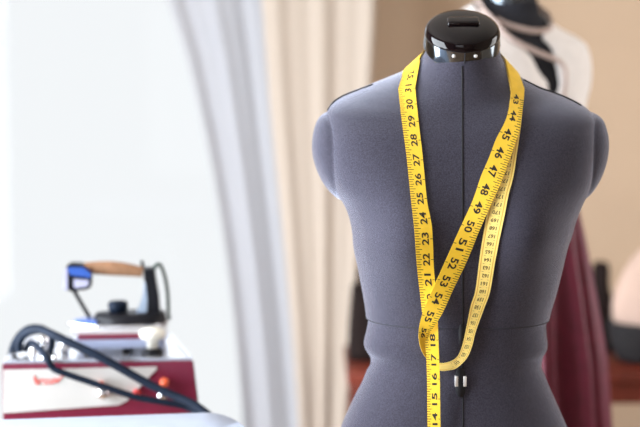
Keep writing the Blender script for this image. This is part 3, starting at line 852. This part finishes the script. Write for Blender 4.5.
# ribbon round the neck crossing the front
def ribbon_bm(path_, w):
    bm = bmesh.new(); D = [Vector(p) for p in cat([list(p) for p in path_], 8)]
    rows = []
    for i, p in enumerate(D):
        t = (D[min(i+1, len(D)-1)]-D[max(i-1, 0)]).normalized(); o_ = Vector((p.x, p.y, 0)).normalized()
        s = t.cross(o_).normalized()
        rows.append([p-s*w/2-o_*.0006, p+s*w/2-o_*.0006, p+s*w/2+o_*.0006, p-s*w/2+o_*.0006])
    a_loft(bm, rows); return bm
def N_(py, deg, off): return form2_pt(py, math.radians(deg), off)
loopn = [N_(215, 276, .016), N_(172, 278, .016), N_(150, 276, .016), N_(130, 269, .016), N_(113, 262, .016), N_(98, 252, .016), N_(86, 236, .017), N_(76, 216, .017), N_(68, 190, .017), N_(63, 140, .016), N_(62, 90, .016), N_(63, 40, .016), N_(70, -10, .016), N_(80, -50, .012), N_(82, -85, .011), N_(78, -120, .009), N_(74, -145, .009)]
r = obj('neck_ribbon', ribbon_bm(loopn, .010), M['ribbon'], loc=(X2, Y2, 0)); r.rotation_euler = (0, 0, R2)
tag(r, 'dusty pink ribbon slung round the neck of the blurred dress form', 'ribbon')
# skirt
bm = bmesh.new(); NS = 220; rows = []
ztop, zbot = pz(204, Y2), .28
for k in range(40):
    t = k/39; z = ztop + (zbot-ztop)*t
    R = .122 + .046*(t*2.0)**.8 if t < .5 else .168 + .04*(t-.5)*2
    amp = .006 + .020*min(1, t*3)
    row = []
    for j in range(NS):
        a = 2*PI*j/NS
        rr = R - .004 + amp*(1.2 - 2*abs(math.sin(a*7.5 + .9*math.sin(a*3)))**.8) + amp*.3*math.sin(a*23+1.3)
        row.append(Vector((rr*math.cos(a), rr*.92*math.sin(a), z)))
    rows.append(row)
a_loft(bm, rows, cap0=False, cap1=False)
sk = obj('burgundy_skirt', bm, M['skirt'], loc=(X2+.006, Y2, 0))
md = sk.modifiers.new('thickness', 'SOLIDIFY'); md.thickness = .002
tag(sk, 'long burgundy gathered skirt hanging behind the grey dress form', 'skirt')

# ------------------------------------------------------------------ wooden table at the back wall, with things on it
YT0, YT1 = 2.82, 3.18
zt2 = pz(373, YT0); tx0, tx1 = pxx(347, YT0, 370), pxx(720, YT0, 370)
tb = tag(empty('wooden_table', ((tx0+tx1)/2, (YT0+YT1)/2, 0)), 'red-brown wooden side table against the beige wall behind the forms', 'table')
hx, hy = (tx1-tx0)/2, (YT1-YT0)/2
obj('table_top', box_bm(-hx, hx, -hy, hy, zt2-.028, zt2, bev=.005), M['wood'], tb, angle=40)
obj('apron', box_bm(-hx+.02, hx-.02, -hy+.012, hy-.012, zt2-.075, zt2-.028, bev=.002), M['wood'], tb, smooth=False)
for a in (-1, 1):
    for b in (-1, 1):
        x, y = a*(hx-.035), b*(hy-.035)
        obj('leg', box_bm(x-.024, x+.024, y-.022, y+.022, 0, zt2-.07, bev=.004), M['wood'], tb, smooth=False)
def blob(c, rx, ry, h, prof, m, name, n=48, seed=0, rough=.03):
    bm = bmesh.new(); rows = []
    rnd = random.Random(seed); ph = [rnd.uniform(0, 6.28) for _ in range(6)]
    for k, (r_, z) in enumerate(prof):
        row = []
        for j in range(n):
            a = 2*PI*j/n
            w = 1 + rough*(math.sin(3*a+ph[0]+z*4) + .7*math.sin(5*a+ph[1]-z*6) + .6*math.sin(9*a+ph[2]))
            row.append(Vector((rx*r_*w*math.cos(a), ry*r_*w*math.sin(a), h*z)))
        rows.append(row)
    a_loft(bm, rows); return obj(name, bm, m, loc=c)
Yb = 3.0
# dark bag at the left end, with a handle
bgx = pxx(372, Yb, 300); bh = pz(268, Yb)-zt2
bag = tag(empty('handbag', (bgx, Yb, zt2)), 'dark brown handbag on the table\'s left end, half hidden by the grey form', 'handbag')
bm = bmesh.new(); rows = []
for k in range(9):
    t = k/8; w = .060*(1-.18*t**2); d = .05*(1-.5*t)
    rows.append([Vector((w*math.copysign(abs(math.cos(a))**.5, math.cos(a)), d*math.copysign(abs(math.sin(a))**.5, math.sin(a)), bh*.82*t)) for a in [2*PI*j/32 for j in range(32)]])
a_loft(bm, rows); obj('bag_body', bm, M['dark_bag'], bag)
obj('bag_handle', tube_bm([(-.035, 0, bh*.8), (-.03, 0, bh*.95), (0, 0, bh), (.03, 0, bh*.95), (.035, 0, bh*.8)], .006), M['dark_bag'], bag)
# dark bundle right of the skirt
Yj = 3.115; dx = pxx(600, Yj, 320); dh = pz(262, Yj)-zt2
d = blob((dx, Yj, zt2), .037, .045, dh, [(1.0, 0), (1.08, .1), (1.05, .3), (.95, .5), (.8, .62), (.62, .70), (.58, .8), (.62, .92), (.45, 1.0), (.1, 1.01)], M['dark_bag'], 'dark_jug', seed=4, rough=.012)
tag(d, 'dark jug on the back table just right of the burgundy skirt', 'jug')
# basin with pale cloth
Yp = 2.96
cx = pxx(644, Yp, 340); zbas = pz(340, Yp)-zt2
ba = blob((cx, Yp, zt2), .088, .085, .10, [(.55, 0), (.72, .06), (.86, .3), (.95, .6), (1.0, .9), (1.0, 1.0), (.93, 1.0), (.88, .7), (.5, .25)], M['basin'], 'basket', rough=.006)
tag(ba, 'dark grey basket on the back table at the right edge of the photo', 'basket')
ph = pz(246, Yp)-zt2
pb = blob((cx+.012, Yp, zt2+.03), .092, .08, ph-.03, [(.5, 0), (.72, .08), (.86, .2), (.97, .33), (1.0, .45), (.9, .6), (.72, .74), (.5, .87), (.28, .96), (.05, 1.0)], M['bundle'], 'cloth_bundle', seed=2, rough=.03)
tag(pb, 'pale pink cloth bundle heaped in the dark basket at the right edge', 'cloth')

# ------------------------------------------------------------------ output
vs_ = SC.view_settings
vs_.view_transform = 'Standard'; vs_.look = 'None'; vs_.gamma = 1; vs_.exposure = 0.0; vs_.use_curve_mapping = False
SC.cycles.max_bounces = 8; SC.cycles.diffuse_bounces = 5; SC.cycles.transparent_max_bounces = 8
SC.cycles.use_denoising = True
SC.cycles.sample_clamp_indirect = 8
